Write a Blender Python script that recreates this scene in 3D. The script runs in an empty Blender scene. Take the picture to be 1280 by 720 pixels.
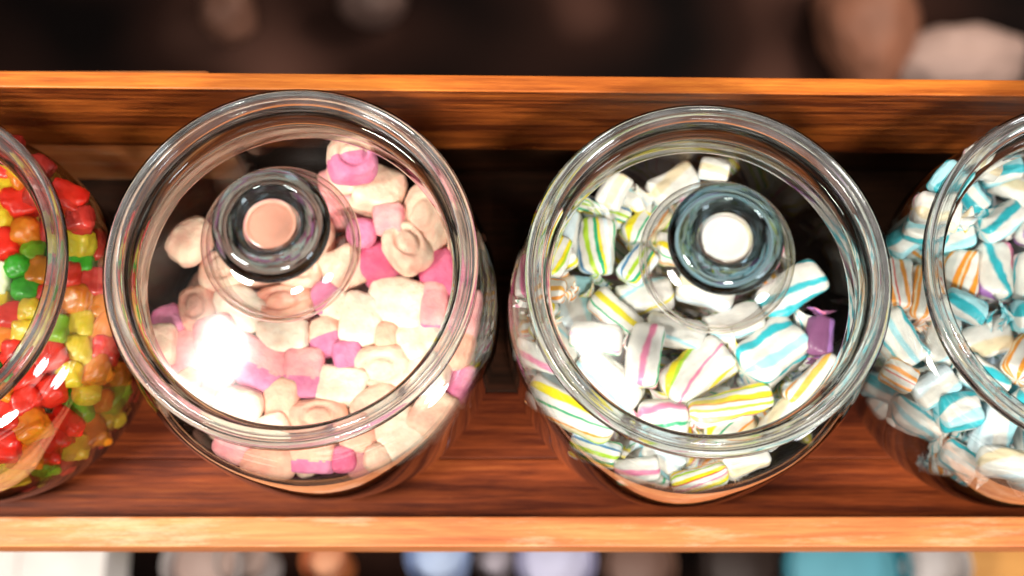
import bpy, bmesh, math, random
import numpy as np
from mathutils import Vector, Matrix, noise, Euler
PI = math.pi
S = bpy.context.scene
COL = S.collection
rnd = random.Random(7)

# ------------------------------------------------------------------ camera
PITCH = math.radians(15.957); FPX = 1665.0
CAM = Vector((0.0017, -0.1433, 0.8099))
cd = bpy.data.cameras.new('camera'); cam = bpy.data.objects.new('camera', cd); COL.objects.link(cam)
cam.location = CAM; cam.rotation_euler = (PITCH, 0, 0)
cd.sensor_width = 36; cd.lens = FPX / 1280 * 36; cd.clip_start = 0.02; cd.clip_end = 60
cd.dof.use_dof = True; cd.dof.focus_distance = 0.68; cd.dof.aperture_fstop = 4.4
S.camera = cam

def at(px, py, z):
    """the point of the level z that the photograph shows at (px, py)"""
    c, s = math.cos(PITCH), math.sin(PITCH)
    u, v = (px - 640) / FPX, (360 - py) / FPX
    d = Vector((u, v * c + s, v * s - c))
    return CAM + d * ((z - CAM.z) / d.z)

# ------------------------------------------------------------------ materials
def new_mat(name):
    m = bpy.data.materials.new(name); m.use_nodes = True
    nt = m.node_tree; nt.nodes.clear()
    out = nt.nodes.new('ShaderNodeOutputMaterial')
    return m, nt, out
def N(nt, t, **kw):
    n = nt.nodes.new(t)
    for k, v in kw.items():
        if k.startswith('in_'):
            key = k[3:]
            n.inputs[int(key) if key.isdigit() else key.replace('_', ' ')].default_value = v
        else: setattr(n, k, v)
    return n
def L(nt, a, b): nt.links.new(a, b)
def ramp(nt, stops, interp='LINEAR'):
    r = N(nt, 'ShaderNodeValToRGB'); cr = r.color_ramp; cr.interpolation = interp
    while len(cr.elements) < len(stops): cr.elements.new(0.5)
    for e, (p, c) in zip(cr.elements, stops): e.position = p; e.color = (*c, 1)
    return r

def wood(name, cols, rough=0.42, scale=1.0, spec=0.4, worn=0.0, off=0.0, specks=0.0):
    m, nt, out = new_mat(name)
    tc = N(nt, 'ShaderNodeTexCoord')
    mp = N(nt, 'ShaderNodeMapping'); mp.inputs['Scale'].default_value = (2.8*scale, 27*scale, 27*scale); mp.inputs['Location'].default_value = (off, off*.7, off*.3)
    L(nt, tc.outputs['Object'], mp.inputs['Vector'])
    n1 = N(nt, 'ShaderNodeTexNoise', in_Scale=1.6, in_Detail=7.0, in_Roughness=.62, in_Distortion=.9)
    L(nt, mp.outputs['Vector'], n1.inputs['Vector'])
    mp2 = N(nt, 'ShaderNodeMapping'); mp2.inputs['Scale'].default_value = (7*scale, 260*scale, 260*scale)
    L(nt, tc.outputs['Object'], mp2.inputs['Vector'])
    n2 = N(nt, 'ShaderNodeTexNoise', in_Scale=1.0, in_Detail=4.0, in_Roughness=.6)
    L(nt, mp2.outputs['Vector'], n2.inputs['Vector'])
    mx = N(nt, 'ShaderNodeMath', operation='MULTIPLY_ADD', in_1=.40); L(nt, n2.outputs['Fac'], mx.inputs[0])
    m3 = N(nt, 'ShaderNodeMath', operation='MULTIPLY', in_1=.52); L(nt, n1.outputs['Fac'], m3.inputs[0]); mp3 = N(nt, 'ShaderNodeMapping'); mp3.inputs['Scale'].default_value = (30*scale, 620*scale, 620*scale); L(nt, tc.outputs['Object'], mp3.inputs['Vector'])
    n3 = N(nt, 'ShaderNodeTexNoise', in_Scale=1.0, in_Detail=3.0, in_Roughness=.7); L(nt, mp3.outputs['Vector'], n3.inputs['Vector'])
    m4 = N(nt, 'ShaderNodeMath', operation='MULTIPLY_ADD', in_1=.30); L(nt, n3.outputs['Fac'], m4.inputs[0]); L(nt, m3.outputs[0], m4.inputs[2])
    m5 = N(nt, 'ShaderNodeMath', operation='SUBTRACT', in_1=.09); L(nt, m4.outputs[0], m5.inputs[0]); L(nt, m5.outputs[0], mx.inputs[2])
    r = ramp(nt, [(.30, cols[0]), (.48, cols[1]), (.60, cols[2]), (.74, cols[3])]); L(nt, mx.outputs[0], r.inputs['Fac'])
    col = r.outputs['Color']
    if worn:
        n4 = N(nt, 'ShaderNodeTexNoise', in_Scale=9.0, in_Detail=6.0, in_Roughness=.75)
        mp4 = N(nt, 'ShaderNodeMapping'); mp4.inputs['Scale'].default_value = (1.6, 9, 9); L(nt, tc.outputs['Object'], mp4.inputs['Vector']); L(nt, mp4.outputs['Vector'], n4.inputs['Vector'])
        r4 = ramp(nt, [(.52, (0, 0, 0)), (.72, (worn,)*3)]); L(nt, n4.outputs['Fac'], r4.inputs['Fac'])
        mc = N(nt, 'ShaderNodeMix', data_type='RGBA'); mc.inputs[7].default_value = (.72, .5, .34, 1)
        L(nt, r4.outputs['Color'], mc.inputs[0]); L(nt, col, mc.inputs[6]); col = mc.outputs[2]
    if specks:
        n5 = N(nt, 'ShaderNodeTexNoise', in_Scale=42.0, in_Detail=5.0, in_Roughness=.7); mp5 = N(nt, 'ShaderNodeMapping'); mp5.inputs['Scale'].default_value = (.6, 1, 1); mp5.inputs['Location'].default_value = (off, 0, 0)
        L(nt, tc.outputs['Object'], mp5.inputs['Vector']); L(nt, mp5.outputs['Vector'], n5.inputs['Vector'])
        r5 = ramp(nt, [(.68, (0, 0, 0)), (.76, (specks,)*3)]); L(nt, n5.outputs['Fac'], r5.inputs['Fac'])
        mc = N(nt, 'ShaderNodeMix', data_type='RGBA'); mc.inputs[7].default_value = (.62, .30, .10, 1)
        L(nt, r5.outputs['Color'], mc.inputs[0]); L(nt, col, mc.inputs[6]); col = mc.outputs[2]
    b = N(nt, 'ShaderNodeBsdfPrincipled', in_Roughness=rough); b.inputs['Specular IOR Level'].default_value = spec
    L(nt, col, b.inputs['Base Color'])
    bp = N(nt, 'ShaderNodeBump', in_Strength=.35, in_Distance=.0012); L(nt, mx.outputs[0], bp.inputs['Height']); L(nt, bp.outputs['Normal'], b.inputs['Normal'])
    rr = N(nt, 'ShaderNodeMapRange', in_3=rough-.1, in_4=rough+.18); L(nt, n2.outputs['Fac'], rr.inputs[0]); L(nt, rr.outputs[0], b.inputs['Roughness'])
    L(nt, b.outputs[0], out.inputs[0])
    return m

def thin_glass(name, tint=(.97, .985, .98), edge=(.30, .31, .30), refl=1.0, bump=.0, power=4.0, rough=.035):
    """a clear pane: what is behind it passes, the surface mirrors by Schlick's law, long paths in the glass are darker"""
    m, nt, out = new_mat(name)
    g = N(nt, 'ShaderNodeNewGeometry')
    dp = N(nt, 'ShaderNodeVectorMath', operation='DOT_PRODUCT'); L(nt, g.outputs['Normal'], dp.inputs[0]); L(nt, g.outputs['Incoming'], dp.inputs[1])
    ab = N(nt, 'ShaderNodeMath', operation='ABSOLUTE'); L(nt, dp.outputs['Value'], ab.inputs[0])
    om = N(nt, 'ShaderNodeMath', operation='SUBTRACT', in_0=1.0, use_clamp=True); L(nt, ab.outputs[0], om.inputs[1])
    pw = N(nt, 'ShaderNodeMath', operation='POWER', in_1=5.0); L(nt, om.outputs[0], pw.inputs[0])
    fr = N(nt, 'ShaderNodeMath', operation='MULTIPLY_ADD', in_1=.90*refl, in_2=.045*refl, use_clamp=True); L(nt, pw.outputs[0], fr.inputs[0])
    p3 = N(nt, 'ShaderNodeMath', operation='POWER', in_1=power); L(nt, om.outputs[0], p3.inputs[0])
    mc = N(nt, 'ShaderNodeMix', data_type='RGBA'); mc.inputs[6].default_value = (*tint, 1); mc.inputs[7].default_value = (*edge, 1); L(nt, p3.outputs[0], mc.inputs[0])
    tr = N(nt, 'ShaderNodeBsdfTransparent'); L(nt, mc.outputs[2], tr.inputs[0])
    gl = N(nt, 'ShaderNodeBsdfGlossy', in_Roughness=rough); gl.inputs[0].default_value = (1, 1, 1, 1)
    if bump:
        tc = N(nt, 'ShaderNodeTexCoord'); n = N(nt, 'ShaderNodeTexNoise', in_Scale=38.0, in_Detail=2.0); L(nt, tc.outputs['Object'], n.inputs['Vector'])
        bp = N(nt, 'ShaderNodeBump', in_Strength=bump, in_Distance=.004); L(nt, n.outputs['Fac'], bp.inputs['Height']); L(nt, bp.outputs['Normal'], gl.inputs['Normal'])
    ms = N(nt, 'ShaderNodeMixShader'); L(nt, fr.outputs[0], ms.inputs[0]); L(nt, tr.outputs[0], ms.inputs[1]); L(nt, gl.outputs[0], ms.inputs[2])
    L(nt, ms.outputs[0], out.inputs[0])
    return m

def solid_glass(name, col=(.95, .975, .965), rough=0.0, bump=.0):
    m, nt, out = new_mat(name)
    g = N(nt, 'ShaderNodeBsdfGlass', in_Roughness=rough, in_IOR=1.5); g.inputs[0].default_value = (*col, 1)
    if bump:
        tc = N(nt, 'ShaderNodeTexCoord'); n = N(nt, 'ShaderNodeTexNoise', in_Scale=60.0, in_Detail=3.0); L(nt, tc.outputs['Object'], n.inputs['Vector'])
        bp = N(nt, 'ShaderNodeBump', in_Strength=bump, in_Distance=.002); L(nt, n.outputs['Fac'], bp.inputs['Height']); L(nt, bp.outputs['Normal'], g.inputs['Normal'])
    L(nt, g.outputs[0], out.inputs[0])
    return m

def sweet(name, col, col2=None, rough=.55, sss=.25, mott=.12, spec=.4, bump=.25, bscale=320., coat=0., trans=0.):
    """sugar sweet: mottled colour, soft inside"""
    m, nt, out = new_mat(name)
    tc = N(nt, 'ShaderNodeTexCoord')
    n = N(nt, 'ShaderNodeTexNoise', in_Scale=70.0, in_Detail=4.0, in_Roughness=.6); L(nt, tc.outputs['Object'], n.inputs['Vector'])
    d = col2 or tuple(c*(1-mott*2.2) for c in col)
    r = ramp(nt, [(.32, d), (.62, col)]); L(nt, n.outputs['Fac'], r.inputs['Fac'])
    b = N(nt, 'ShaderNodeBsdfPrincipled', in_Roughness=rough); b.inputs['Specular IOR Level'].default_value = spec
    L(nt, r.outputs['Color'], b.inputs['Base Color'])
    b.inputs['Subsurface Weight'].default_value = sss; b.inputs['Subsurface Radius'].default_value = (1, .55, .4); b.inputs['Subsurface Scale'].default_value = .004
    b.inputs['Coat Weight'].default_value = coat; b.inputs['Coat Roughness'].default_value = .12
    b.inputs['Transmission Weight'].default_value = trans; b.inputs['IOR'].default_value = 1.35
    n2 = N(nt, 'ShaderNodeTexNoise', in_Scale=bscale, in_Detail=3.0); L(nt, tc.outputs['Object'], n2.inputs['Vector'])
    bp = N(nt, 'ShaderNodeBump', in_Strength=bump, in_Distance=.0014); L(nt, n2.outputs['Fac'], bp.inputs['Height']); L(nt, bp.outputs['Normal'], b.inputs['Normal'])
    L(nt, b.outputs[0], out.inputs[0])
    return m

def striped(name, stops, waxy=.34, rep=1.0):
    """pulled taffy: stripes that run along the roll, drawn from the UV map (u around, v along)"""
    m, nt, out = new_mat(name)
    uv = N(nt, 'ShaderNodeUVMap', uv_map='roll')
    sp = N(nt, 'ShaderNodeSeparateXYZ'); L(nt, uv.outputs[0], sp.inputs[0])
    tc = N(nt, 'ShaderNodeTexCoord')
    n = N(nt, 'ShaderNodeTexNoise', in_Scale=55.0, in_Detail=3.0); L(nt, tc.outputs['Object'], n.inputs['Vector'])
    rp = N(nt, 'ShaderNodeMath', operation='MULTIPLY', in_1=rep); L(nt, sp.outputs['X'], rp.inputs[0])
    ad = N(nt, 'ShaderNodeMath', operation='MULTIPLY_ADD', in_1=.13); L(nt, n.outputs['Fac'], ad.inputs[0]); L(nt, rp.outputs[0], ad.inputs[2])
    fr = N(nt, 'ShaderNodeMath', operation='FRACT'); L(nt, ad.outputs[0], fr.inputs[0])
    r = ramp(nt, stops); L(nt, fr.outputs[0], r.inputs['Fac'])
    n2 = N(nt, 'ShaderNodeTexNoise', in_Scale=160.0, in_Detail=3.0); L(nt, tc.outputs['Object'], n2.inputs['Vector'])
    r2 = ramp(nt, [(.25, (.86, .86, .87)), (.6, (1, 1, 1))]); L(nt, n2.outputs['Fac'], r2.inputs['Fac'])
    mu = N(nt, 'ShaderNodeMix', data_type='RGBA', blend_type='MULTIPLY'); mu.inputs[0].default_value = 1
    L(nt, r.outputs['Color'], mu.inputs[6]); L(nt, r2.outputs['Color'], mu.inputs[7])
    b = N(nt, 'ShaderNodeBsdfPrincipled', in_Roughness=waxy); b.inputs['Specular IOR Level'].default_value = .5
    L(nt, mu.outputs[2], b.inputs['Base Color'])
    b.inputs['Subsurface Weight'].default_value = .15; b.inputs['Subsurface Radius'].default_value = (1, .7, .6); b.inputs['Subsurface Scale'].default_value = .003
    bp = N(nt, 'ShaderNodeBump', in_Strength=.5, in_Distance=.0012); L(nt, n2.outputs['Fac'], bp.inputs['Height']); L(nt, bp.outputs['Normal'], b.inputs['Normal'])
    L(nt, b.outputs[0], out.inputs[0])
    return m

def plain(name, col, rough=.6, spec=.3, var=.15, scale=8.):
    m, nt, out = new_mat(name)
    tc = N(nt, 'ShaderNodeTexCoord'); n = N(nt, 'ShaderNodeTexNoise', in_Scale=scale, in_Detail=3.0); L(nt, tc.outputs['Object'], n.inputs['Vector'])
    r = ramp(nt, [(.3, tuple(c*(1-var*2) for c in col)), (.7, col)]); L(nt, n.outputs['Fac'], r.inputs['Fac'])
    b = N(nt, 'ShaderNodeBsdfPrincipled', in_Roughness=rough); b.inputs['Specular IOR Level'].default_value = spec
    L(nt, r.outputs['Color'], b.inputs['Base Color']); L(nt, b.outputs[0], out.inputs[0])
    return m

# ------------------------------------------------------------------ helpers
def tag(o, label=None, cat=None, group=None, kind=None):
    if label: o['label'] = label
    if cat: o['category'] = cat
    if group: o['group'] = group
    if kind: o['kind'] = kind
    return o
def empty(name, loc):
    o = bpy.data.objects.new(name, None); COL.objects.link(o); o.location = loc; o.empty_display_size = .02; return o
def link(name, me, mats, parent=None, loc=None):
    o = bpy.data.objects.new(name, me); COL.objects.link(o)
    for m in (mats if isinstance(mats, (list, tuple)) else [mats]):
        me.materials.append(m)
    if parent: o.parent = parent
    if loc is not None: o.location = loc
    return o
def mesh_from(bm, name, smooth=True):
    me = bpy.data.meshes.new(name); bm.normal_update(); bm.to_mesh(me); bm.free()
    if smooth: me.polygons.foreach_set('use_smooth', [True]*len(me.polygons))
    return me
def box_bm(x0, x1, y0, y1, z0, z1, bev=.0015, seg=2):
    bm = bmesh.new(); bmesh.ops.create_cube(bm, size=1)
    for v in bm.verts: v.co = Vector(((x0+x1)/2 + v.co.x*(x1-x0), (y0+y1)/2 + v.co.y*(y1-y0), (z0+z1)/2 + v.co.z*(z1-z0)))
    if bev: bmesh.ops.bevel(bm, geom=bm.edges[:], offset=bev, segments=seg, profile=.6, affect='EDGES')
    return bm
def spline(pts, n=6, closed=False):
    P = [Vector((a, b)) for a, b in pts]; out = []; k = len(P)
    for i in range(k if closed else k-1):
        g = (lambda j: P[j % k]) if closed else (lambda j: P[min(max(j, 0), k-1)])
        p0, p1, p2, p3 = g(i-1), g(i), g(i+1), g(i+2)
        for j in range(n):
            t = j/n
            out.append(.5*((2*p1)+(-p0+p2)*t+(2*p0-5*p1+4*p2-p3)*t*t+(-p0+3*p1-3*p2+p3)*t**3))
    if not closed: out.append(P[-1])
    return [(max(p.x, 0), p.y) for p in out]
def lathe_bm(prof, seg=128, closed=False):
    bm = bmesh.new(); rings = []
    for r, z in prof:
        if r < 1e-6: rings.append([bm.verts.new((0, 0, z))])
        else: rings.append([bm.verts.new((r*math.cos(2*PI*i/seg), r*math.sin(2*PI*i/seg), z)) for i in range(seg)])
    prs = list(zip(rings[:-1], rings[1:])) + ([(rings[-1], rings[0])] if closed else [])
    for a, b in prs:
        for i in range(seg):
            j = (i+1) % seg
            if len(a) == 1 and len(b) == 1: continue
            if len(a) == 1: bm.faces.new((a[0], b[i], b[j]))
            elif len(b) == 1: bm.faces.new((a[i], b[0], a[j]))
            else: bm.faces.new((a[i], b[i], b[j], a[j]))
    bmesh.ops.recalc_face_normals(bm, faces=bm.faces[:])
    return bm
def superquad(a, b, c, n, div=10, rough=.0, seed=0, dent=None):
    """a rounded block of half sizes a, b, c; n=2 a ball, n=6 nearly a box"""
    bm = bmesh.new(); bmesh.ops.create_cube(bm, size=2)
    bmesh.ops.subdivide_edges(bm, edges=bm.edges[:], cuts=div, use_grid_fill=True)
    sv = Vector((seed*3.17 % 50, seed*1.31 % 50, seed*.77 % 50))
    for v in bm.verts:
        d = Vector([math.tan(q*PI/4) for q in v.co]).normalized()
        r = (abs(d.x)**n + abs(d.y)**n + abs(d.z)**n)**(-1/n)
        p = d*r
        f = 1 + rough*noise.noise(p*1.1 + sv) + rough*.5*noise.noise(p*2.7 + sv) + rough*.16*noise.noise(p*7 + sv)
        q = Vector((p.x*a*f, p.y*b*f, p.z*c*f))
        if dent and p.z > .3:
            rho = math.hypot(p.x, p.y); q.z -= dent*math.exp(-((rho-.52)/.10)**2)
        v.co = q
    return bm

# ------------------------------------------------------------------ the wooden shelf
W_floor = wood('floor_wood', [(.018, .003, .001), (.075, .013, .004), (.19, .038, .009), (.34, .09, .021)], rough=.45, spec=.12, off=1.3, specks=.5)
W_lip = wood('lip_wood', [(.24, .06, .016), (.37, .11, .030), (.47, .17, .05), (.56, .26, .10)], rough=.5, worn=.38, off=4.1)
W_back = wood('back_wood', [(.008, .002, .001), (.06, .011, .002), (.20, .048, .007), (.42, .13, .018)], rough=.38, spec=.3, off=2.2, specks=.6)
W_edge = wood('back_edge_wood', [(.12, .02, .003), (.36, .09, .012), (.52, .16, .02), (.62, .24, .03)], rough=.42, off=5.2)
W_shade_dark = wood('shade_dark_wood', [(.005, .002, .001), (.014, .005, .002), (.028, .009, .004), (.05, .016, .007)], rough=.55, spec=.08, off=7.7)  # near-black: shade at the rear of the trough put into the colour

shelf = empty('wooden_shelf', (0, 0, 0))
tag(shelf, 'narrow reddish brown wooden trough shelf that carries the four glass jars', 'shelf')
X0, X1 = -.95, .95
link('base_board', mesh_from(box_bm(X0, X1, -.0580, -.0202, -.022, 0, .0008), 'base_board', False), W_floor, shelf)
link('base_board', mesh_from(box_bm(X0, X1, -.0198, .0210, -.022, 0, .0008), 'base_board', False), W_floor, shelf)
link('base_board', mesh_from(box_bm(X0, X1, .0214, .1680, -.022, 0, .0008), 'base_board', False), W_shade_dark, shelf)  # rear floor: its dark colour stands in for the shade between the jars
link('front_lip', mesh_from(box_bm(X0, X1, -.0756, -.0583, -.006, .0299, .0013), 'front_lip', False), W_lip, shelf)
bb = link('back_board', mesh_from(box_bm(X0, X1, 0, .0085, .0625, .1455, .001), 'back_board', False), W_back, shelf, (0, .1570, 0))
bb.rotation_euler.z = math.radians(-.55)
be = link('top_edge', mesh_from(box_bm(X0, X1, -.0004, .0089, .1459, .1475, .0006), 'top_edge', False), W_edge, shelf, (0, .1570, 0))
be.rotation_euler.z = math.radians(-.55)
link('lower_back_board', mesh_from(box_bm(X0, X1, .1685, .1800, -.02, .075, .001), 'lower_back_board', False), W_shade_dark, shelf)

# ------------------------------------------------------------------ jars and lids
G_thin = thin_glass('jar_glass', edge=(.05, .05, .05), refl=1.5, rough=.045, bump=.03)
G_lid = thin_glass('lid_glass', edge=(.42, .40, .39), refl=.42, bump=.05, rough=.2)
G_solid = solid_glass('thick_glass', bump=.03)
def sheen_glass(name):
    m, nt, out = new_mat(name)
    tc = N(nt, 'ShaderNodeTexCoord'); n = N(nt, 'ShaderNodeTexNoise', in_Scale=45.0, in_Detail=5.0); L(nt, tc.outputs['Object'], n.inputs['Vector'])
    g = N(nt, 'ShaderNodeBsdfGlass', in_Roughness=.06, in_IOR=1.5); g.inputs[0].default_value = (.95, .96, .96, 1)
    d = N(nt, 'ShaderNodeBsdfPrincipled', in_Roughness=.3); d.inputs['Base Color'].default_value = (.60, .60, .62, 1)
    r = ramp(nt, [(.35, (.02,)*3), (.7, (.12,)*3)]); L(nt, n.outputs['Fac'], r.inputs['Fac'])
    ms = N(nt, 'ShaderNodeMixShader'); L(nt, r.outputs['Color'], ms.inputs[0]); L(nt, g.outputs[0], ms.inputs[1]); L(nt, d.outputs[0], ms.inputs[2])
    L(nt, ms.outputs[0], out.inputs[0]); return m
G_rim = sheen_glass('sheen_rim_glass')  # grey mixed in for the bright surroundings the rim would mirror
G_knob = thin_glass('knob_glass', (.95, .97, .97), edge=(.012, .035, .05), refl=1.2, bump=.15, power=2.2)
G_line = thin_glass('flange_glass', (.9, .9, .9), edge=(.004, .004, .006), refl=.4, power=.7)
G_ring = solid_glass('knob_ring_glass', (.45, .55, .60), bump=.05)  # dark blue-grey tint stands in for the room's dark refractions
G_disc = solid_glass('knob_top_glass', (.98, .98, .98), rough=.2)
G_bulb = thin_glass('bulb_glass', (.97, .975, .97), edge=(.40, .37, .36), refl=1.3, bump=.06, power=3.0, rough=.06)
G_foot = solid_glass('foot_glass', (.10, .075, .06))  # dark refractions of the thick base put in as a tint

JX = [-.3119, -.1080, .0987, .2983]; JY = [.0480, .0509, .0446, .0453]
outer = spline([(.0812, .1590), (.0808, .1520), (.0812, .1455), (.0850, .1395), (.0930, .1335), (.0985, .1235), (.1008, .1100), (.1012, .0850), (.1006, .0550), (.0992, .0320), (.0968, .0150), (.0915, .0045), (.0840, .0012), (.0500, .0014), (0, .0016)], 5)
inner = spline([(.0782, .1590), (.0778, .1520), (.0782, .1448), (.0825, .1380), (.0902, .1318), (.0957, .1220), (.0980, .1100), (.0984, .0850), (.0978, .0550), (.0962, .0330), (.0930, .0190), (.0870, .0115), (.0780, .0090), (.0500, .0082), (0, .0080)], 5)
bead = spline([(.0790, .1605), (.0830, .1590), (.0875, .1612), (.0888, .1645), (.0870, .1674), (.0830, .1682), (.0798, .1670), (.0784, .1635)], 5, True)
foot = spline([(.0760, .0020), (.0860, .0018), (.0920, .0050), (.0955, .0110), (.0974, .0190), (.0960, .0210), (.0935, .0160), (.0890, .0110), (.0830, .0085), (.0760, .0075)], 4, True)
flange = spline([(.0828, .1702), (.0860, .1694), (.0895, .1700), (.0914, .1725), (.0916, .1758), (.0907, .1782), (.0893, .1789), (.0882, .1780), (.0875, .1768), (.0866, .1778), (.0854, .1785), (.0838, .1782), (.0828, .1768), (.0824, .1735)], 6, True)
dome_o = spline([(.0830, .1762), (.0785, .1757), (.0700, .1788), (.0600, .1824), (.0520, .1852), (.0440, .1876), (.0380, .1890), (.0322, .1902)], 5)
dome_i = spline([(.0828, .1734), (.0785, .1731), (.0700, .1762), (.0600, .1798), (.0520, .1826), (.0438, .1848), (.0380, .1860), (.0300, .1872)], 5)
knob = spline([(.0132, .2320), (.0165, .2275), (.0205, .2262), (.0245, .2280), (.0265, .2325), (.0262, .2372), (.0242, .2404), (.0210, .2420), (.0178, .2418), (.0155, .2400), (.0140, .2378), (.0131, .2350)], 6, True)
knob_top = spline([(0, .2310), (.0070, .2310), (.0120, .2312), (.0127, .2335), (.0121, .2358), (.0100, .2366), (.0045, .2369), (0, .2370)], 4)
bulb = spline([(.0322, .1903), (.0345, .1945), (.0366, .2010), (.0372, .2070), (.0360, .2145), (.0322, .2205), (.0268, .2240), (.0200, .2256)], 6)
bulb_i = spline([(.0302, .1903), (.0322, .1945), (.0342, .2010), (.0347, .2070), (.0336, .2138), (.0300, .2188), (.0250, .2219), (.0190, .2234)], 6)
flange_wall = [(.0819, .1690 + .0008*k) for k in range(10)]
flange_wall2 = [(.0922, .1735 + .0004*k) for k in range(10)]

jar_labels = ['round glass jar cut off by the left edge, filled with red, green and yellow gummies',
              'round glass jar filled with pink and cream marshmallow sweets',
              'round glass jar filled with white taffies striped yellow, green and pink',
              'round glass jar cut off by the right edge, filled with teal and orange striped taffies']
lid_labels = ['clear glass lid on the jar of red and green gummies',
              'clear glass lid with round knob on the jar of pink and cream sweets',
              'clear glass lid with round knob on the jar of yellow and green striped taffies',
              'clear glass lid on the jar of teal striped taffies']
me_o = mesh_from(lathe_bm(outer), 'jar_wall'); me_i = mesh_from(lathe_bm(inner), 'jar_lining')
me_b = mesh_from(lathe_bm(bead, closed=True), 'mouth_rim'); me_f = mesh_from(lathe_bm(foot, closed=True), 'foot_ring')
me_fl = mesh_from(lathe_bm(flange, closed=True), 'lid_rim'); me_do = mesh_from(lathe_bm(dome_o), 'dome'); me_di = mesh_from(lathe_bm(dome_i), 'dome_lining'); 
bmw = bmesh.new(); bmw.from_mesh(me_o); bmw.from_mesh(me_i); me_wall = mesh_from(bmw, 'wall')
me_k = mesh_from(lathe_bm(knob, closed=True), 'knob'); me_kt = mesh_from(lathe_bm(knob_top), 'knob_top'); bmw = lathe_bm(bulb); bmw.from_mesh(mesh_from(lathe_bm(bulb_i), 'bulb_lining')); me_sh = mesh_from(bmw, 'bulb'); me_sh.materials.append(G_bulb); me_kt.materials.append(G_disc);
bmw = lathe_bm(flange_wall); bmw.from_mesh(mesh_from(lathe_bm(flange_wall2), 'flange_step')); me_line = mesh_from(bmw, 'inner_flange'); me_line.materials.append(G_line)
bmw = bmesh.new(); bmw.from_mesh(me_do); bmw.from_mesh(me_di); me_dome = mesh_from(bmw, 'dome')
for me, mt in ((me_wall, G_thin), (me_b, G_solid), (me_f, G_foot), (me_fl, G_rim), (me_dome, G_lid), (me_k, G_ring)): me.materials.append(mt)
def inst(name, me, parent):
    o = bpy.data.objects.new(name, me); COL.objects.link(o); o.parent = parent; return o
for i in range(4):
    sc = (1.0, 1.015, .99, 1.0)[i]
    j = tag(empty('glass_candy_jar', (JX[i], JY[i], 0)), jar_labels[i], 'jar', 'glass candy jars in a row on the shelf')
    j.rotation_euler.z = i*.7; j.scale = (sc, sc, 1)
    inst('wall', me_wall, j); inst('mouth_rim', me_b, j); inst('foot_ring', me_f, j)
    l = tag(empty('glass_jar_lid', (JX[i], JY[i], 0)), lid_labels[i], 'lid', 'glass lids on the jars')
    l.rotation_euler.z = i*1.1 + .4; l.scale = (sc, sc, 1)
    inst('rim', me_fl, l); inst('inner_flange', me_line, l); inst('dome', me_dome, l); k_ = inst('knob', me_k, l); inst('knob_top', me_kt, k_); inst('bulb', me_sh, l)

# ------------------------------------------------------------------ sweets
CREAM = sweet('cream_sweet', (.82, .61, .46), (.75, .37, .29), sss=.3, bump=.7, rough=.7, bscale=240.)
WHITE = sweet('white_sweet', (.83, .73, .60), (.77, .52, .40), sss=.3, bump=.7, rough=.7, bscale=240.)
PEACH = sweet('peach_sweet', (.82, .46, .33), (.74, .29, .22), sss=.3, bump=.7, rough=.7, bscale=240.)
BLUSH = sweet('blush_sweet', (.80, .38, .36), (.70, .22, .26), sss=.3, bump=.7, rough=.7, bscale=240.)
LILAC = sweet('lilac_sweet', (.64, .22, .35), (.54, .12, .25), sss=.3, bump=.7, rough=.7, bscale=240.)
MAGENTA = sweet('magenta_sweet', (.62, .14, .24), (.50, .07, .16), sss=.3, bump=.7, rough=.7, bscale=240.)
W = (.74, .72, .68); CR = (.76, .64, .44); YE = (.80, .66, .015); LG = (.40, .62, .03); GR = (.01, .36, .16); TE = (.03, .42, .50); NB = (.06, .22, .42)
OR = (.82, .30, .03); RE = (.65, .06, .05); PK = (.75, .22, .38); PU = (.35, .16, .45); PB = (.66, .77, .84); LT = (.36, .66, .73)
def stripes(*seq):
    """((colour, width), ...) -> ramp stops with narrow soft borders"""
    tot = sum(w for _, w in seq); x = 0; st = []
    for c, w in seq:
        w = w/tot; e = min(.012, w*.2)
        st.append((x+e, c)); st.append((x+w-e, c)); x += w
    return st[:32]
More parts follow.
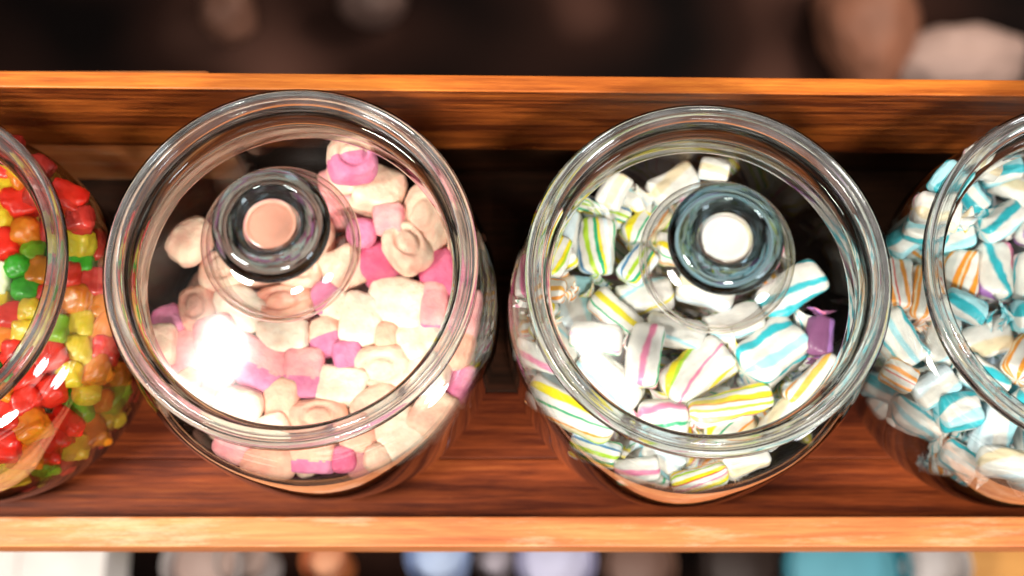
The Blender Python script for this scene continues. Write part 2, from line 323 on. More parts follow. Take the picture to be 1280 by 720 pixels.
TM = {
 'white': striped('white_taffy', stripes((W, 3), (CR, 1.2), (W, 2), (PB, .8), (W, 1.6), (YE, .3), (W, 1.5), (PK, .25))),
 'yellow': striped('yellow_taffy', stripes((W, 1.2), (YE, 1.2), (OR, .35), (W, .9), (LG, .7), (W, 1.1), (YE, 1.1), (RE, .3), (W, 1.2), (PK, .5), (CR, .8), (YE, .9), (LG, .4)), rep=2.0),
 'green': striped('green_taffy', stripes((W, 1.2), (GR, .6), (W, .6), (PB, 1.2), (NB, .6), (W, 1.2), (LG, .9), (W, .9), (GR, .7), (YE, .5), (W, .7), (PB, .8)), rep=2.0),
 'teal': striped('teal_taffy', stripes((W, 1.6), (TE, .6), (W, .8), (TE, .9), (W, 1.3), (LT, .9), (W, 1), (TE, .7), (W, 1.3), (TE, .5))),
 'orange': striped('orange_taffy', stripes((W, 1.3), (OR, .9), (CR, .4), (OR, .5), (W, 1.4), (OR, 1), (W, .6), (RE, .25), (W, 1.2), (OR, .7), (W, 1)), rep=2.0),
 'pink': striped('pink_taffy', stripes((W, 2.2), (PK, .6), (W, 1), (GR, .3), (W, 1.3), (RE, .4), (W, 1.5), (YE, .7), (W, 1.2))),
 'purple': striped('purple_taffy', stripes((W, 1.5), (PU, .6), (W, 1.2), (TE, .5), (W, 1), (PK, .8), (W, 1.5), (PU, .4))),
 'blue': striped('pale_blue_taffy', stripes((PB, 2.5), (W, 1), (LT, 1.2), (PB, 1.5), (W, 1.2), (GR, .3))),
 'mauve': striped('mauve_taffy', stripes(((.20, .07, .17), 2), (PU, .7), (PK, .6), ((.25, .09, .18), 1.5), (CR, .5))),
 'aqua': striped('aqua_taffy', stripes((LT, 1.2), (TE, .9), (W, .8), (LT, .8), (TE, .9), (W, .9), (LT, .8), (TE, .4))),
}
TV = {
 'yellow': [TM['yellow'], striped('lemon_taffy', stripes((W, 2), (YE, 1), (W, 1.4), (YE, .7), (LG, .4), (W, 2), (PK, .3), (W, 1)), rep=2.0), striped('lime_taffy', stripes((CR, 1), (LG, .6), (W, 1.8), (YE, 1.2), (W, 1.2), (GR, .3), (W, 1.5), (OR, .35)), rep=2.0)],
 'teal': [TM['teal'], striped('fine_teal_taffy', stripes((W, 2), (TE, .6), (W, 1.4), (LT, .8), (W, 1.2), (TE, .5), (W, .8)), rep=2.0)],
 'white': [TM['white'], striped('milk_taffy', stripes((W, 4), (LT, .4), (W, 3), (YE, .35), (W, 2), (PK, .3), (W, 2), (GR, .25)))],
 'orange': [TM['orange'], striped('amber_taffy', stripes((W, 1.4), (OR, .6), (W, .9), ((.85, .45, .08), .8), (W, 1.3), (OR, .5), (TE, .25)), rep=2.0)],
}
GM = {
 'red': sweet('red_gummy', (.95, .05, .02), (.82, .02, .012), rough=.36, sss=.3, spec=.4, bump=.3, bscale=150, coat=.1, trans=.6),
 'orange': sweet('orange_gummy', (.98, .36, .02), (.92, .22, .015), rough=.36, sss=.3, spec=.4, bump=.3, bscale=150, coat=.1, trans=.6),
 'yellow': sweet('yellow_gummy', (.98, .78, .05), (.94, .62, .03), rough=.36, sss=.3, spec=.4, bump=.3, bscale=150, coat=.1, trans=.6),
 'green': sweet('green_gummy', (.08, .62, .03), (.04, .45, .02), rough=.36, sss=.3, spec=.4, bump=.3, bscale=150, coat=.1, trans=.6),
 'lime': sweet('lime_gummy', (.36, .62, .03), (.20, .50, .02), rough=.36, sss=.3, spec=.4, bump=.3, bscale=150, coat=.1, trans=.6),
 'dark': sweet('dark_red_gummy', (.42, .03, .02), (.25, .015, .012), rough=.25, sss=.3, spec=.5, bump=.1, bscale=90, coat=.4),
 'pale': sweet('pale_gummy', (.78, .80, .55), (.55, .72, .35), rough=.25, sss=.35, spec=.5, bump=.1, bscale=90, coat=.4),
}
SC = 2150.0     # photo pixels per metre at the height of the sweets
K = [0]
def jelly(kind, col, w, h):
    K[0] += 1; sd = K[0]
    a, b = w/SC/2, h/SC/2; c = min(a, b)*rnd.uniform(.85, 1.0)
    m = {'C': CREAM, 'W': WHITE, 'P': PEACH, 'B': BLUSH, 'L': LILAC, 'M': MAGENTA}
    ms = [m[q] for q in col]
    n = {'cube': 5.0, 'pill': 3.1, 'round': 2.7, 'bar': 6.0, 'disc': 3.2}[kind]
    bm = superquad(a, b, c, n, 15, .085 if kind != 'bar' else .05, sd, dent=.0030 if kind == 'disc' else None)
    if len(ms) > 1:
        for f in bm.faces:
            ce = f.calc_center_median()
            q = ce.y/b if kind in ('round', 'disc') else ce.z/c*.8 + ce.y/b*.5
            if kind == 'bar': q = ce.y/b*.9 + ce.z/c*.2
            f.material_index = 1 if q < -.02 + .08*noise.noise(ce*260) else 0
    return mesh_from(bm, 'jelly_candy'), ms, [(0, 0, 0)] if abs(a-b) < .3*max(a, b) else [(-(a-b)*.6, 0, 0), (0, 0, 0), ((a-b)*.6, 0, 0)] if a > b else [(0, -(b-a)*.6, 0), (0, 0, 0), (0, (b-a)*.6, 0)], min(a, b)
def gummy(col, w, h):
    K[0] += 1; sd = K[0]
    a, b = w/SC/2, h/SC/2; c = min(a, b)*.9
    bm = superquad(a, b, c, rnd.choice([3.0, 4.5, 7.0]), 10, .20, sd)
    return mesh_from(bm, 'gummy'), [GM[col]], [(0, 0, 0)], min(a, b)
def taffy_roll(L_, r, sd, sq=2.8):
    """roll along x with pulled-in ends and soft creases; UV 'roll': u around, v along"""
    bm = bmesh.new(); uvl = bm.loops.layers.uv.new('roll'); nu, nv = 44, 22; rings = []
    sv = Vector((sd*2.3 % 40, sd*.9 % 40, sd*.41 % 40)); tw = rnd.uniform(-.3, .3); fl = rnd.uniform(.78, .95); bend = rnd.uniform(-.08, .08)
    for k in range(nv+1):
        t = -1 + 2*k/nv
        x = L_/2*math.sin(t*PI/2)*(1 - .0)
        e = (1 - abs(math.sin(t*PI/2))**12)**.5*.66 + .34
        ring = []
        for i in range(nu):
            A = 2*PI*i/nu; d = (abs(math.cos(A))**sq + abs(math.sin(A))**sq)**(-1/sq)
            p = Vector((x, math.cos(A)*d*r*e, math.sin(A)*d*r*e*fl))
            cr = noise.noise(Vector((x/r*.45, math.cos(A)*2.4, math.sin(A)*2.4)) + sv)
            f = 1 + .10*noise.noise(Vector((x/r*.8, math.cos(A)*1.1, math.sin(A)*1.1)) + sv) - .09*max(0, 1-abs(cr)*5) + .12*(abs(t)**2)*math.sin(A*5+sd) + .03*noise.noise(Vector((x/r*2.2, math.cos(A)*3, math.sin(A)*3)) + sv)
            p.y *= f; p.z *= f; p.y += bend*L_*(t*t-.4)
            ring.append(bm.verts.new(p))
        rings.append(ring)
    def quad(a, b, c, d, us, vs):
        f = bm.faces.new((a, b, c, d))
        for l, u, v in zip(f.loops, us, vs): l[uvl].uv = (u, v)
    for k in range(nv):
        for i in range(nu):
            j = (i+1) % nu; u0, u1 = i/nu, (i+1)/nu
            o0, o1 = tw*k/nv, tw*(k+1)/nv
            quad(rings[k][i], rings[k][j], rings[k+1][j], rings[k+1][i], (u0+o0, u1+o0, u1+o1, u0+o1), (k/nv, k/nv, (k+1)/nv, (k+1)/nv))
    for ring in (rings[0], rings[-1]):
        c = bm.verts.new(sum((v.co for v in ring), Vector())/nu)
        for i in range(nu):
            j = (i+1) % nu; f = bm.faces.new((ring[i], ring[j], c))
            for l, u in zip(f.loops, (i/nu, (i+1)/nu, (i+.5)/nu)): l[uvl].uv = (u, 0)
    bmesh.ops.recalc_face_normals(bm, faces=bm.faces[:])
    return mesh_from(bm, 'taffy')
def twist_end(L_, r, sd, sgn):
    """the twisted paper end: a pleated fan that leaves the pinched end of the roll"""
    bm = bmesh.new(); uvl = bm.loops.layers.uv.new('roll'); nu, nv = 40, 7; rings = []
    ln = r*rnd.uniform(.6, 1.0); wd = r*rnd.uniform(.75, 1.05); pl = rnd.choice([5, 6, 7]); ph = rnd.uniform(0, 6.28); fl = rnd.uniform(.35, .7)
    droop = rnd.uniform(-.4, .4)
    for k in range(nv+1):
        t = k/nv; x = sgn*(L_/2*.96 + ln*t*(1 - .15*t))
        rad = r*.24 + (wd - r*.24)*t**1.4
        ring = []
        for i in range(nu):
            A = 2*PI*i/nu; pleat = 1 + .24*t*math.sin(pl*A + ph + 1.2*t) + .25*t*noise.noise(Vector((math.cos(A)*2, math.sin(A)*2, sd)))
            ring.append(bm.verts.new((x + sgn*ln*.22*t*math.sin(2*A+ph), math.cos(A)*rad*pleat, math.sin(A)*rad*pleat*fl + droop*ln*t*t*.5)))
        rings.append(ring)
    for k in range(nv):
        for i in range(nu):
            j = (i+1) % nu; f = bm.faces.new((rings[k][i], rings[k][j], rings[k+1][j], rings[k+1][i]))
            for l, (u, v) in zip(f.loops, ((i/nu, k), ((i+1)/nu, k), ((i+1)/nu, k+1), (i/nu, k+1))): l[uvl].uv = (u + .05*v, v/nv)
    bmesh.ops.recalc_face_normals(bm, faces=bm.faces[:])
    return mesh_from(bm, 'wrapper_twist')
def taffy(col, w, h):
    K[0] += 1; sd = K[0]; L_, r = w/SC, h/SC/2
    me = taffy_roll(L_, r, sd, rnd.choice([2.4, 3.6, 5.0]))
    return me, [rnd.choice(TV.get(col, [TM[col]]))], [(-L_*.27, 0, 0), (0, 0, 0), (L_*.27, 0, 0)], r

# px, py, width, height (photo pixels), turn in degrees, kind, colour
J2 = [
 (440,200,58,56,12,'disc','CL'), (473,242,62,56,-15,'cube','C'), (535,274,62,84,-18,'disc','C'), (452,291,36,36,0,'round','L'),
 (480,333,58,58,0,'round','M'), (510,308,50,66,35,'disc','C'), (552,350,46,62,10,'cube','M'), (509,387,76,66,-15,'cube','W'),
 (487,272,38,40,0,'cube','B'), (424,240,44,56,10,'cube','B'), (239,302,46,60,-35,'pill','C'), (219,352,54,60,-20,'disc','C'),
 (213,402,36,36,20,'cube','L'), (250,388,46,58,15,'disc','P'), (291,394,74,52,-35,'pill','W'), (353,382,74,46,5,'disc','P'),  # white pillow: glare put into its colour
 (355,425,64,42,0,'cube','W'), (418,376,44,56,50,'round','LW'), (452,400,50,66,-10,'cube','W'), (410,425,46,50,20,'round','CL'),
 (431,450,36,38,10,'cube','L'), (487,424,34,36,0,'round','P'), (524,430,58,54,35,'cube','W'), (480,462,76,54,8,'disc','C'),
 (429,482,70,44,-8,'cube','W'), (378,472,48,62,-3,'bar','BL'), (312,462,96,58,-24,'bar','BL'), (264,440,50,52,10,'cube','B'),
 (233,442,44,72,12,'pill','B'), (273,480,38,50,-20,'cube','B'), (247,484,40,50,-30,'cube','C'), (302,504,58,52,-12,'cube','W'),
 (344,506,44,62,0,'pill','P'), (398,518,68,44,4,'disc','P'), (342,535,50,40,20,'cube','W'), (473,508,60,46,25,'pill','C'),
 (500,534,58,56,30,'cube','W'), (530,516,46,60,-30,'cube','C'), (447,546,46,36,0,'round','P'), (429,574,30,32,0,'round','M'),
 (389,570,58,40,-5,'bar','PL'), (335,571,66,40,0,'pill','P'), (296,558,50,40,-20,'pill','B'), (262,542,40,44,-35,'pill','P'),
 (580,393,40,62,-10,'cube','B'), (568,438,44,56,-15,'pill','P'), (574,482,36,52,-15,'cube','LW'), (545,471,52,52,-20,'cube','W'),  # the last block is white in place of a glare spot
 (538,380,34,60,0,'cube','BL'), (600,360,30,56,0,'cube','P'), (330,330,60,56,10,'cube','C'), (285,348,58,56,0,'disc','C'),
 (390,300,52,58,0,'disc','C'), (318,285,50,50,20,'cube','P'), (375,340,50,46,-10,'disc','C'), (432,340,50,52,30,'cube','C'), (360,250,54,50,0,'cube','P'),
 (478,566,34,34,0,'round','C'), (570,330,36,50,0,'cube','C'), (215,440,34,44,0,'cube','C')]
J3 = [
 (765,236,52,40,60,'white'), (833,230,72,46,30,'white'), (795,246,60,40,-30,'white'), (893,212,42,34,-15,'white'),
 (746,258,84,36,-14,'green'), (806,282,74,54,35,'yellow'), (702,298,74,40,80,'blue'), (741,308,80,54,84,'green'),
 (796,326,56,42,50,'green'), (735,372,74,56,86,'blue'), (690,340,56,34,20,'orange'), (664,290,72,36,70,'yellow'),
 (656,395,124,52,82,'yellow'), (806,362,80,52,10,'white'), (768,392,78,40,-40,'yellow'), (738,412,72,40,-8,'pink'),
 (762,468,100,58,-38,'white'), (812,440,86,48,78,'pink'), (872,470,104,60,34,'yellow'), (952,448,98,74,40,'teal'),
 (974,388,96,54,36,'teal'), (1022,424,56,38,80,'mauve'), (1000,488,92,38,40,'orange'), (912,508,116,44,16,'yellow'),
 (830,522,68,56,-6,'pink'), (920,532,74,48,20,'yellow'), (708,522,128,46,-30,'yellow'), (750,553,70,40,-20,'green'),
 (792,576,60,36,10,'pink'), (826,572,60,42,-35,'blue'), (868,584,76,34,14,'yellow'), (922,576,64,36,25,'white'),
 (668,462,70,36,-20,'pink'), (692,490,68,44,-40,'blue'), (850,424,84,46,-15,'white'), (905,420,80,52,20,'white'),  # first white roll: its white stands in for glare
 (880,360,80,52,-20,'white'), (930,340,72,48,30,'purple'), (850,310,70,46,0,'yellow'), (900,290,66,46,40,'white'),
 (966,520,72,38,48,'white'), (870,255,60,42,-20,'pink'), (648,340,60,30,84,'pink'), (700,440,76,48,-60,'white')]
J4 = [
 (1180,227,50,36,50,'aqua'), (1160,255,60,44,-10,'white'), (1130,300,70,46,40,'aqua'), (1129,364,76,46,80,'orange'),
 (1160,372,78,46,78,'orange'), (1128,430,80,54,-60,'teal'), (1174,428,70,46,70,'white'), (1094,487,56,40,-15,'aqua'),
 (1122,462,46,36,-30,'orange'), (1143,524,84,50,-20,'teal'), (1198,508,56,50,10,'aqua'), (1172,470,60,44,30,'blue'),
 (1085,556,42,36,-40,'white'), (1120,582,44,54,60,'blue'), (1156,602,56,32,0,'aqua'), (1174,578,56,40,80,'orange'),
 (1210,345,76,48,84,'orange'), (1240,330,84,60,85,'purple'), (1272,345,70,46,80,'teal'), (1244,282,70,46,30,'teal'),
 (1262,250,66,44,-30,'white'), (1250,212,60,40,20,'aqua'), (1228,414,74,52,20,'white'), (1266,452,76,50,50,'orange'),
 (1238,544,76,48,60,'blue'), (1208,574,56,44,-30,'teal'), (1246,586,64,44,-10,'white'), (1208,255,70,44,-40,'teal'),
 (1275,400,60,46,0,'aqua'), (1226,470,70,48,-40,'teal'), (1200,300,60,40,10,'aqua'), (1276,520,66,46,-50,'teal'),
 (1100,530,50,40,30,'white'), (1195,390,60,40,-20,'aqua'), (1276,290,56,44,60,'purple'), (1275,585,66,44,30,'teal'), (1092,420,44,34,80,'aqua'), (1218,198,50,36,-20,'white')]
J1 = [
 (8,212,30,28,0,'red'), (2,235,34,30,0,'yellow'), (25,255,44,38,15,'red'), (5,275,34,34,0,'yellow'), (12,300,44,42,30,'red'), (34,294,34,34,0,'orange'),
 (38,318,28,26,0,'lime'), (26,334,34,30,20,'green'), (36,362,34,28,0,'green'), (4,350,32,46,0,'pale'), (2,385,36,30,0,'yellow'), (20,392,34,30,20,'red'), (36,388,28,28,0,'yellow'),
 (8,420,40,30,-10,'orange'), (38,208,36,28,-30,'red'), (64,232,24,36,20,'lime'), (84,248,44,34,-20,'red'), (70,262,30,30,0,'dark'), (92,298,34,32,10,'lime'),
 (98,322,30,38,0,'green'), (82,316,32,40,0,'green'), (84,352,40,34,0,'red'), (88,376,46,34,20,'orange'), (108,350,34,34,0,'dark'),
 (112,390,44,34,-10,'orange'), (94,404,40,36,0,'yellow'), (100,436,34,50,20,'yellow'), (74,412,34,34,0,'lime'), (126,412,28,60,-30,'orange'),
 (120,462,40,30,20,'orange'), (60,448,38,34,30,'red'), (30,470,40,36,30,'red'), (60,485,38,34,20,'red'), (10,515,38,34,0,'red'), (40,530,38,34,30,'orange'), (14,486,34,32,0,'orange'), (84,470,32,30,0,'yellow'), (34,500,34,30,40,'red'),
 (70,540,40,44,10,'red'), (108,492,34,30,0,'yellow'), (98,512,30,32,20,'green'), (126,500,28,26,0,'orange'), (140,490,34,44,-30,'lime'), (132,526,34,40,30,'yellow'),
 (118,538,34,36,20,'orange'), (100,552,36,32,0,'yellow'), (154,522,28,30,0,'orange'), (84,526,40,26,-30,'red'), (55,578,34,30,10,'lime'), (88,574,40,36,0,'dark'), (118,576,36,36,0,'dark'),
 (136,562,30,34,0,'dark'), (12,590,40,30,20,'yellow'), (30,566,40,34,0,'orange'), (160,545,30,28,0,'dark'), (6,560,36,34,0,'red'), (110,270,28,30,0,'dark'), (116,310,24,40,0,'dark'), (60,200,30,26,-30,'dark'),
 (16,180,30,26,0,'dark'), (60,560,34,30,0,'red'), (24,440,34,30,0,'red'), (40,420,34,30,0,'yellow'), (128,440,30,34,0,'red'), (60,380,30,34,0,'red'), (60,345,30,34,0,'orange'), (56,290,30,34,0,'red'),
 (146,470,30,30,0,'orange'), (166,500,26,34,0,'dark'), (30,602,36,26,0,'dark')]
ZT = [.088, .074, .078, .084]

def place_word(dx, dy):
    r = math.hypot(dx, dy)
    if r < .028: return 'mid pile'
    sec = ['right', 'back right', 'back', 'back left', 'left', 'front left', 'front', 'front right'][int(round(math.atan2(dy, dx)/(PI/4))) % 8]
    return ('toward the %s' if r < .062 else 'against the %s glass') % sec
jelly_col = {'C': 'cream', 'W': 'white', 'P': 'peach', 'B': 'pale pink', 'L': 'lilac', 'M': 'magenta', 'CL': 'cream and lilac', 'LW': 'lilac and white', 'BL': 'pink and lilac layered', 'PL': 'peach and lilac layered'}
jelly_kind = {'cube': 'block sweet', 'pill': 'pillow sweet', 'round': 'round sweet', 'bar': 'bar sweet', 'disc': 'stamped round sweet'}
taffy_col = {'white': 'plain white', 'yellow': 'yellow striped', 'green': 'green striped', 'teal': 'teal striped', 'orange': 'orange striped', 'pink': 'pink striped', 'purple': 'purple striped', 'blue': 'pale blue', 'mauve': 'dark mauve', 'aqua': 'solid teal'}
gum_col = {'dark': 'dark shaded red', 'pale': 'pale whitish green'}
jar_word = ['gummy jar', 'pink sweet jar', 'yellow taffy jar', 'teal taffy jar']
groups = ['gummies in the jar at the left edge', 'pink and cream sweets in their jar', 'yellow and green striped taffies in their jar', 'teal and orange taffies in the jar at the right edge']
RIN = .0955
for ji, lst in enumerate((J1, J2, J3, J4)):
    items = []   # pos, rot, mesh, mats, spheres, radius, weight, text
    cx, cy = JX[ji], JY[ji]; under = []
    for row in lst:
        px, py, w, h, ang = row[:5]
        if ji == 1: me, ms, sp, r = jelly(row[5], row[6], w*1.03, h*1.03); txt = jelly_col[row[6]] + ' ' + jelly_kind[row[5]]; nm = 'jelly_candy'
        elif ji == 0: me, ms, sp, r = gummy(row[5], w*1.02, h*1.02); txt = gum_col.get(row[5], row[5]) + ' gummy sweet'; nm = 'gummy_candy'
        else: w *= .90; h *= .86; me, ms, sp, r = taffy(row[5], w, h); txt = taffy_col[row[5]] + ' taffy'; nm = 'wrapped_taffy'
        z = ZT[ji] - r*.6
        if ji == 0: z += .018*math.exp(-((px-20)/90)**2)
        if ji == 1 and px > 430 and py < 330: z += .012
        p = at(px, py, z); d = Vector((p.x-cx, p.y-cy))
        lim = RIN - r*.8
        if d.length > lim and d.y > .03:   # leaning up against the back of the glass
            for _ in range(50):
                z += .0015; p = at(px, py, z); d = Vector((p.x-cx, p.y-cy))
                if d.length <= lim or z > .128: break
            if z > ZT[ji] + .012: under.extend([(p.x, p.y, z-.026), (p.x, p.y, z-.05), (p.x*.9+cx*.1, p.y*.9+cy*.1, .03)])
        elif d.length > lim:      # slide down the line of sight until it lies inside the wall
            for _ in range(60):
                z -= .0015; p = at(px, py, z); d = Vector((p.x-cx, p.y-cy))
                if d.length <= lim or z < .02: break
        items.append([np.array(p), Euler((rnd.uniform(-.25, .25), rnd.uniform(-.22, .22), math.radians(ang) if ji < 2 else math.radians(ang) + rnd.uniform(-.05, .05))), me, ms, sp, r, .12, txt, nm, False, w/SC])
    nf = (78, 104, 104, 88)[ji]
    for k in range(nf + len(under)):
        a = rnd.uniform(0, 2*PI); q = RIN*.86*math.sqrt(rnd.random()); z = rnd.uniform(.025, ZT[ji]-.018) if k % 5 < 3 else rnd.uniform(.012, .03)
        if k >= nf: u_ = under[k-nf]; a = math.atan2(u_[1]-cy, u_[0]-cx); q = min(.08, math.hypot(u_[1]-cy, u_[0]-cx)); z = u_[2]
        if ji == 0 and cx + q*math.cos(a) < -.36: continue
        if ji == 3 and cx + q*math.cos(a) > .345: continue
        if ji == 1: cc = rnd.choice(['C', 'W', 'B', 'P', 'CL', 'B', 'C', 'P']); me, ms, sp, r = jelly(rnd.choice(['cube', 'pill']), cc, rnd.uniform(32, 50), rnd.uniform(30, 46)); txt = jelly_col[cc]; nm = 'jelly_candy'; cl = 'sweet'
        elif ji == 0: cc = rnd.choice(['red', 'orange', 'yellow', 'green', 'dark', 'dark']); me, ms, sp, r = gummy(cc, 36, 34); txt = gum_col.get(cc, cc); nm = 'gummy_candy'; cl = 'gummy sweet'
        else: cc = rnd.choice(['white', 'yellow', 'yellow', 'pink', 'green', 'orange', 'yellow'] if ji == 2 else ['teal', 'aqua', 'aqua', 'teal', 'orange', 'blue']); me, ms, sp, r = taffy(cc, 54, 30); txt = taffy_col[cc]; nm = 'wrapped_taffy'; cl = 'taffy'
        items.append([np.array((cx+q*math.cos(a), cy+q*math.sin(a), z)), Euler((rnd.uniform(-.5, .5), rnd.uniform(-.4, .4), rnd.uniform(0, PI))), me, ms, sp, r, 1.0, txt + ' ' + cl, nm, True, .03])
    # push the sweets apart
    P = np.array([i[0] for i in items]); idx = []; off = []; rad = []
    for k, it in enumerate(items):
        R3 = it[1].to_matrix()
        for s in it[4]: idx.append(k); off.append(np.array(R3 @ Vector(s))); rad.append(it[5]*.90)
    idx = np.array(idx); off = np.array(off); rad = np.array(rad); wt = np.array([i[6] for i in items])
    same = idx[:, None] == idx[None, :]
    for itn in range(140):
        Q = P[idx] + off
        D = Q[:, None] - Q[None]; ds = np.sqrt((D**2).sum(-1)) + 1e-9
        ov = np.maximum(0, rad[:, None] + rad[None] - ds); ov[same] = 0
        wi = wt[idx]; sh = wi[:, None]/(wi[:, None] + wi[None])
        F = (D/ds[..., None]*(ov*sh)[..., None]).sum(1)*.45
        mv = np.zeros_like(P); cnt = np.zeros(len(P))
        np.add.at(mv, idx, F); np.add.at(cnt, idx, (ov > 0).any(1).astype(float))
        mv /= np.maximum(1, cnt)[:, None]*.7
        P = P + np.clip(mv, -.003, .003)
        Q = P[idx] + off; dx = Q[:, 0]-cx; dy = Q[:, 1]-cy; rr = np.hypot(dx, dy)
        taper = np.where(Q[:, 2] < .035, (.035-np.maximum(Q[:, 2], 0))*.35, 0)
        ex = np.maximum(0, rr + rad*.92 - (RIN + .001 - taper))
        mv = np.zeros_like(P); np.add.at(mv, idx, np.stack([-dx/rr*ex, -dy/rr*ex, np.maximum(0, .0095 + rad - Q[:, 2])], -1)*.6); P = P + mv
    labs = []
    for k, it in enumerate(items):
        pw = place_word(P[k][0]-cx, P[k][1]-cy)
        pre = '' if not it[9] else ('small ' if P[k][2] > ZT[ji]-.036 else 'buried ')
        labs.append('%s%s %s, %s' % (pre, it[7], pw, jar_word[ji]))
    for k, it in enumerate(items):
        o = link(it[8], it[2], it[3]); o.location = P[k]; o.rotation_euler = it[1]
        twins = sorted([q for q in range(len(items)) if labs[q] == labs[k]], key=lambda q: P[q][1])
        lab = labs[k] + ({2: (', front of two', ', back of two'), 3: (', front of three', ', middle of three', ', back of three')}.get(len(twins), ('',)*len(twins))[twins.index(k)] if len(twins) > 1 else '')
        tag(o, lab, 'sweet' if ji == 1 else ('gummy' if ji == 0 else 'taffy'), groups[ji])
        if ji >= 2:
            Lw = it[10] if not it[9] else 54/SC
            r = it[5]
            for sg in (-1, 1):
                tip = Vector(P[k]) + it[1].to_matrix() @ Vector((sg*(Lw/2 + r*.85), 0, 0))
                if math.hypot(tip.x-cx, tip.y-cy) + r*.45 < .096 and tip.z - r*.6 > .012 and rnd.random() < (.42 if not it[9] else .3):
                    link('wrapper_twist', twist_end(Lw, r, k*2+sg, sg), it[3], o)

# ------------------------------------------------------------------ what stands further off (out of focus)
floor_m, nt, out = new_mat('shop_floor')
tc = N(nt, 'ShaderNodeTexCoord'); n1 = N(nt, 'ShaderNodeTexNoise', in_Scale=1.8, in_Detail=1.0); L(nt, tc.outputs['Object'], n1.inputs['Vector'])
r1 = ramp(nt, [(.40, (.003, .002, .002)), (.55, (.018, .008, .006)), (.72, (.10, .048, .036))]); L(nt, n1.outputs['Fac'], r1.inputs['Fac'])
b1 = N(nt, 'ShaderNodeBsdfPrincipled', in_Roughness=.8); b1.inputs['Specular IOR Level'].default_value = .05; L(nt, r1.outputs['Color'], b1.inputs['Base Color']); L(nt, b1.outputs[0], out.inputs[0])
ZF = -2.4
bm = bmesh.new(); bmesh.ops.create_grid(bm, x_segments=2, y_segments=2, size=12)
tag(link('floor', mesh_from(bm, 'floor'), floor_m, None, (0, 0, ZF)), kind='structure')

M_white = plain('white_card', (.80, .77, .74)); M_tub = plain('white_glaze', (.48, .44, .43)); M_tan = plain('tan_card', (.26, .11, .065), var=.3, scale=3); M_pale = plain('pale_paper', (.46, .33, .29), var=.25, scale=3); M_cop = plain('copper', (.55, .16, .05), .35)
M_blue = plain('blue_white', (.26, .34, .55)); M_grey = plain('grey_tin', (.22, .17, .17)); M_teal = plain('teal_glaze', (.01, .15, .20), .25); M_ice = plain('ice_glaze', (.10, .32, .40)); M_oak = wood('low_oak', [(.40, .16, .04), (.52, .24, .06), (.6, .3, .08), (.66, .36, .1)], off=3)
M_dk = plain('dark_tin', (.03, .018, .015))

low = empty('low_bench', (0, 0, 0)); tag(low, 'dark low bench below the front of the shelf, out of focus', 'bench')
ZB = -1.1
yb_ = at(640, 700, ZB).y
link('bench_top', mesh_from(box_bm(-1.2, 1.2, -.95, -.10, ZB-.04, ZB, .003), 'bench_top', False), plain('bench_brown', (.07, .03, .018)), low)
for sx in (-1.1, 1.1):
    for yy in (-.88, -.17):
        link('leg', mesh_from(box_bm(sx-.03, sx+.03, yy-.03, yy+.03, ZF, ZB-.04, .003), 'leg', False), plain('bench_leg', (.05, .02, .012)), low)

def pot(name, label, cat, px, py, ztop, rpx, hgt, m_body, m_fill=None, group=None):
    """a round tub standing on the bench: wall with rim, filled disc inside"""
    c = at(px, py, ztop); sc = FPX/((CAM-c).length); r = rpx/sc
    o = empty(name, (c.x, c.y, ZB)); tag(o, label, cat, group)
    pr = spline([(0, .001), (r*.78, .001), (r*.84, .006), (r*.93, hgt*.5), (r, hgt-.003), (r*.985, hgt), (r*.95, hgt-.004), (r*.9, hgt*.7)], 4)
    link('body', mesh_from(lathe_bm(pr, 48), 'body'), m_body, o)
    if m_fill:
        link('filling', mesh_from(lathe_bm([(r*.915, hgt*.74), (r*.6, hgt*.80), (r*.3, hgt*.83), (0, hgt*.84)], 48), 'filling'), m_fill, o)
    return o
H = .16; ZP = ZB + H
def card_box(name, label, px0, px1, py, zb, depth, hgt, mat):
    a, b = at(px0, py, zb+hgt), at(px1, py, zb+hgt)
    o = empty(name, ((a.x+b.x)/2, a.y-depth/2, zb)); tag(o, label, 'box')
    hw = (b.x-a.x)/2
    link('carton', mesh_from(box_bm(-hw, hw, -depth/2, depth/2, 0, hgt-.004, .003), 'carton', False), mat, o)
    link('lid_flap', mesh_from(box_bm(-hw, -.001, -depth/2, depth/2, hgt-.003, hgt, .001), 'flap', False), mat, o)
    link('lid_flap', mesh_from(box_bm(.001, hw, -depth/2, depth/2, hgt-.003, hgt, .001), 'flap', False), mat, o)
    return o
card_box('cardboard_box', 'blurred white box below the shelf, at the lower left corner', -80, 134, 660, ZB, .16, .12, M_white)
pot('ceramic_tub', 'blurred white tub just right of the white box', 'tub', 250, 705, ZP, 46, H, M_tub, M_pale, 'blurred tubs under the shelf')
pot('ceramic_tub', 'blurred pinkish white tub under the pink sweet jar', 'tub', 302, 700, ZP-.02, 32, H-.02, M_tub, M_pale, 'blurred tubs under the shelf')
pot('copper_cup', 'small blurred copper cup under the pink sweet jar', 'cup', 404, 700, ZP-.01, 28, H-.01, M_cop, plain('peach_fill', (.7, .35, .2)))
pot('ceramic_tub', 'blurred bluish white tub below the gap between the two middle jars', 'tub', 547, 694, ZP, 40, H, M_blue, plain('blue_fill', (.42, .52, .72)), 'blurred tubs under the shelf')
pot('tin', 'small blurred grey tin left of the lavender tub', 'tin', 618, 700, ZP-.03, 24, H-.03, M_grey, plain('grey_fill', (.4, .36, .42)))
pot('ceramic_tub', 'blurred lavender white tub under the left side of the striped taffy jar', 'tub', 695, 700, ZP, 50, H, plain('lavender', (.30, .28, .42)), plain('lav_fill', (.5, .5, .66)), 'blurred tubs under the shelf')
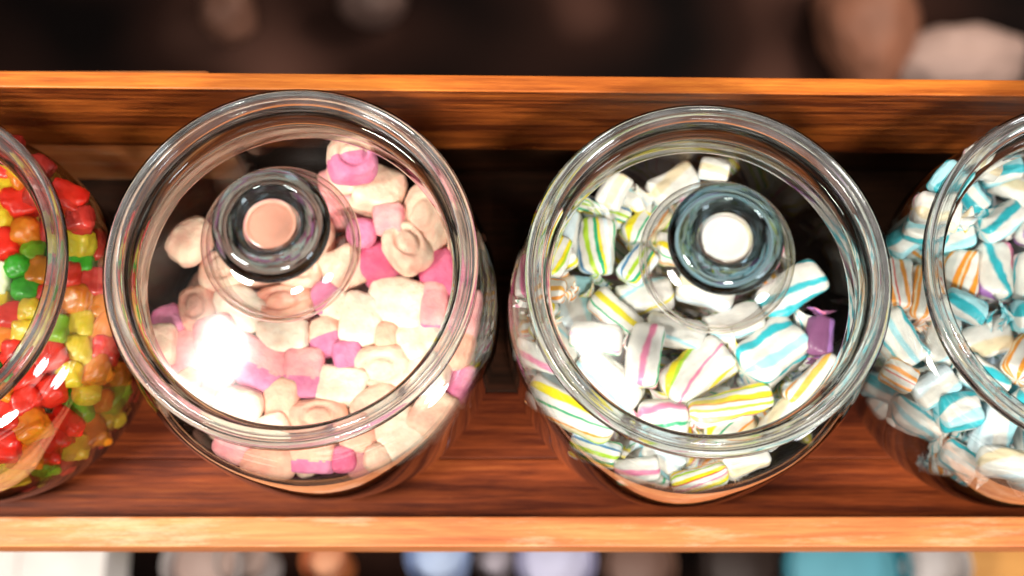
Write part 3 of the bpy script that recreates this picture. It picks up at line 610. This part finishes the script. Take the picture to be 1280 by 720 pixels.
pot('tin', 'blurred brown tin with pale contents under the striped taffy jar', 'tin', 800, 706, ZP-.02, 46, H-.02, plain('brown_tin', (.14, .07, .045)), plain('brown_fill', (.16, .09, .07)))
pot('tin', 'blurred black tin under the striped taffy jar', 'tin', 930, 706, ZP-.02, 50, H-.02, M_dk, M_dk)
pot('teal_bowl', 'blurred teal bowl with pale blue contents under the right side', 'bowl', 1060, 712, ZP, 76, H, M_teal, M_ice)
pot('ceramic_tub', 'blurred white tub between the teal bowl and the yellow board', 'tub', 1172, 706, ZP-.01, 40, H-.01, M_tub, M_tub, 'blurred tubs under the shelf')
a = at(1212, 690, ZB+.02); b = at(1400, 690, ZB+.02)
tag(link('wooden_board', mesh_from(box_bm(a.x, b.x, a.y-.3, a.y+.05, ZB+.0005, ZB+.02, .003), 'board', False), M_oak), 'blurred yellow brown wooden board at the lower right corner', 'board')

# beyond the back of the shelf
a = at(-120, 108, .115); b = at(262, 89, .115)
tag(link('rail', mesh_from(box_bm(a.x-.3, b.x, b.y-.022, b.y+.001, -.02, .115, .003), 'rail', False), W_lip), 'orange wooden board standing behind the back board at the left', 'rail')
rl = bpy.data.objects['rail']
def lump(name, label, cat, px, py, z, rx, ry, h, mat, sd):
    c = at(px, py, z); sc = FPX/((CAM-c).length)
    bm = superquad(rx/sc, ry/sc*1.3, h, 2.0, 14, .18, sd)
    o = link(name, mesh_from(bm, name), mat, None, (c.x, c.y, z)); tag(o, label, cat); return o
lump('paper_sack', 'blurred tan paper sack on the floor behind the shelf, upper right', 'sack', 1085, 30, ZF+.12, 60, 66, .12, M_tan, 3)
lump('paper_bag', 'blurred pale crumpled bag beside the tan sack, upper right', 'bag', 1195, 78, ZF+.09, 84, 34, .09, M_pale, 5)
lump('brown_sack', 'blurred small brown sack on the floor behind the shelf, upper left', 'sack', 285, 14, ZF+.08, 34, 28, .08, plain('brown_sack', (.16, .075, .05)), 8)
lump('grey_sack', 'blurred dim grey brown sack on the floor above the gummy jar', 'sack', 465, 6, ZF+.08, 40, 20, .08, plain('dim_sack', (.10, .06, .05)), 9)

# ------------------------------------------------------------------ light
w = bpy.data.worlds.new('World'); S.world = w; w.use_nodes = True; nt = w.node_tree
bg = nt.nodes['Background']
tc = N(nt, 'ShaderNodeTexCoord'); n1 = N(nt, 'ShaderNodeTexNoise', in_Scale=2.6, in_Detail=2.0); L(nt, tc.outputs['Generated'], n1.inputs['Vector'])
r1 = ramp(nt, [(.46, (.014, .009, .008)), (.58, (.16, .11, .08)), (.65, (2.2, 1.95, 1.75))]); L(nt, n1.outputs['Fac'], r1.inputs['Fac']); L(nt, r1.outputs['Color'], bg.inputs[0]); bg.inputs[1].default_value = 1
def area(name, loc, target, size, size_y, energy, col):
    ld = bpy.data.lights.new(name, 'AREA'); ld.shape = 'ELLIPSE'; ld.size = size; ld.size_y = size_y; ld.energy = energy; ld.color = col
    o = bpy.data.objects.new(name, ld); COL.objects.link(o); o.location = loc
    o.rotation_euler = (Vector(target)-Vector(loc)).to_track_quat('-Z', 'Y').to_euler(); return o
area('shop_lamp', (-.95, -.34, 1.50), (0, .02, .08), .50, .36, 56, (1, .92, .83))
area('ceiling_lamp', (.30, -1.25, 1.52), (0, .02, .08), .40, .34, 60, (1, .91, .80))
area('window_light', (1.7, -1.1, .75), (0, 0, .10), .5, .8, 22, (.95, .96, 1))
area('far_fill', (1.2, 1.9, -.6), tuple(at(1180, 60, ZF)), .4, .4, 40, (1, .82, .68))  # added unseen light that brightens the bags on the far floor

# ------------------------------------------------------------------ render
S.render.engine = 'CYCLES'; c = S.cycles
c.use_denoising = True
try: c.denoiser = 'OPENIMAGEDENOISE'
except Exception: pass
c.max_bounces = 14; c.transparent_max_bounces = 32; c.transmission_bounces = 12; c.glossy_bounces = 5; c.diffuse_bounces = 4
c.caustics_refractive = True; c.caustics_reflective = False; c.blur_glossy = .4; c.sample_clamp_indirect = 6; c.use_adaptive_sampling = True; c.adaptive_threshold = .02
S.view_settings.view_transform = 'Standard'; S.view_settings.look = 'None'; S.view_settings.exposure = 0; S.view_settings.gamma = 1
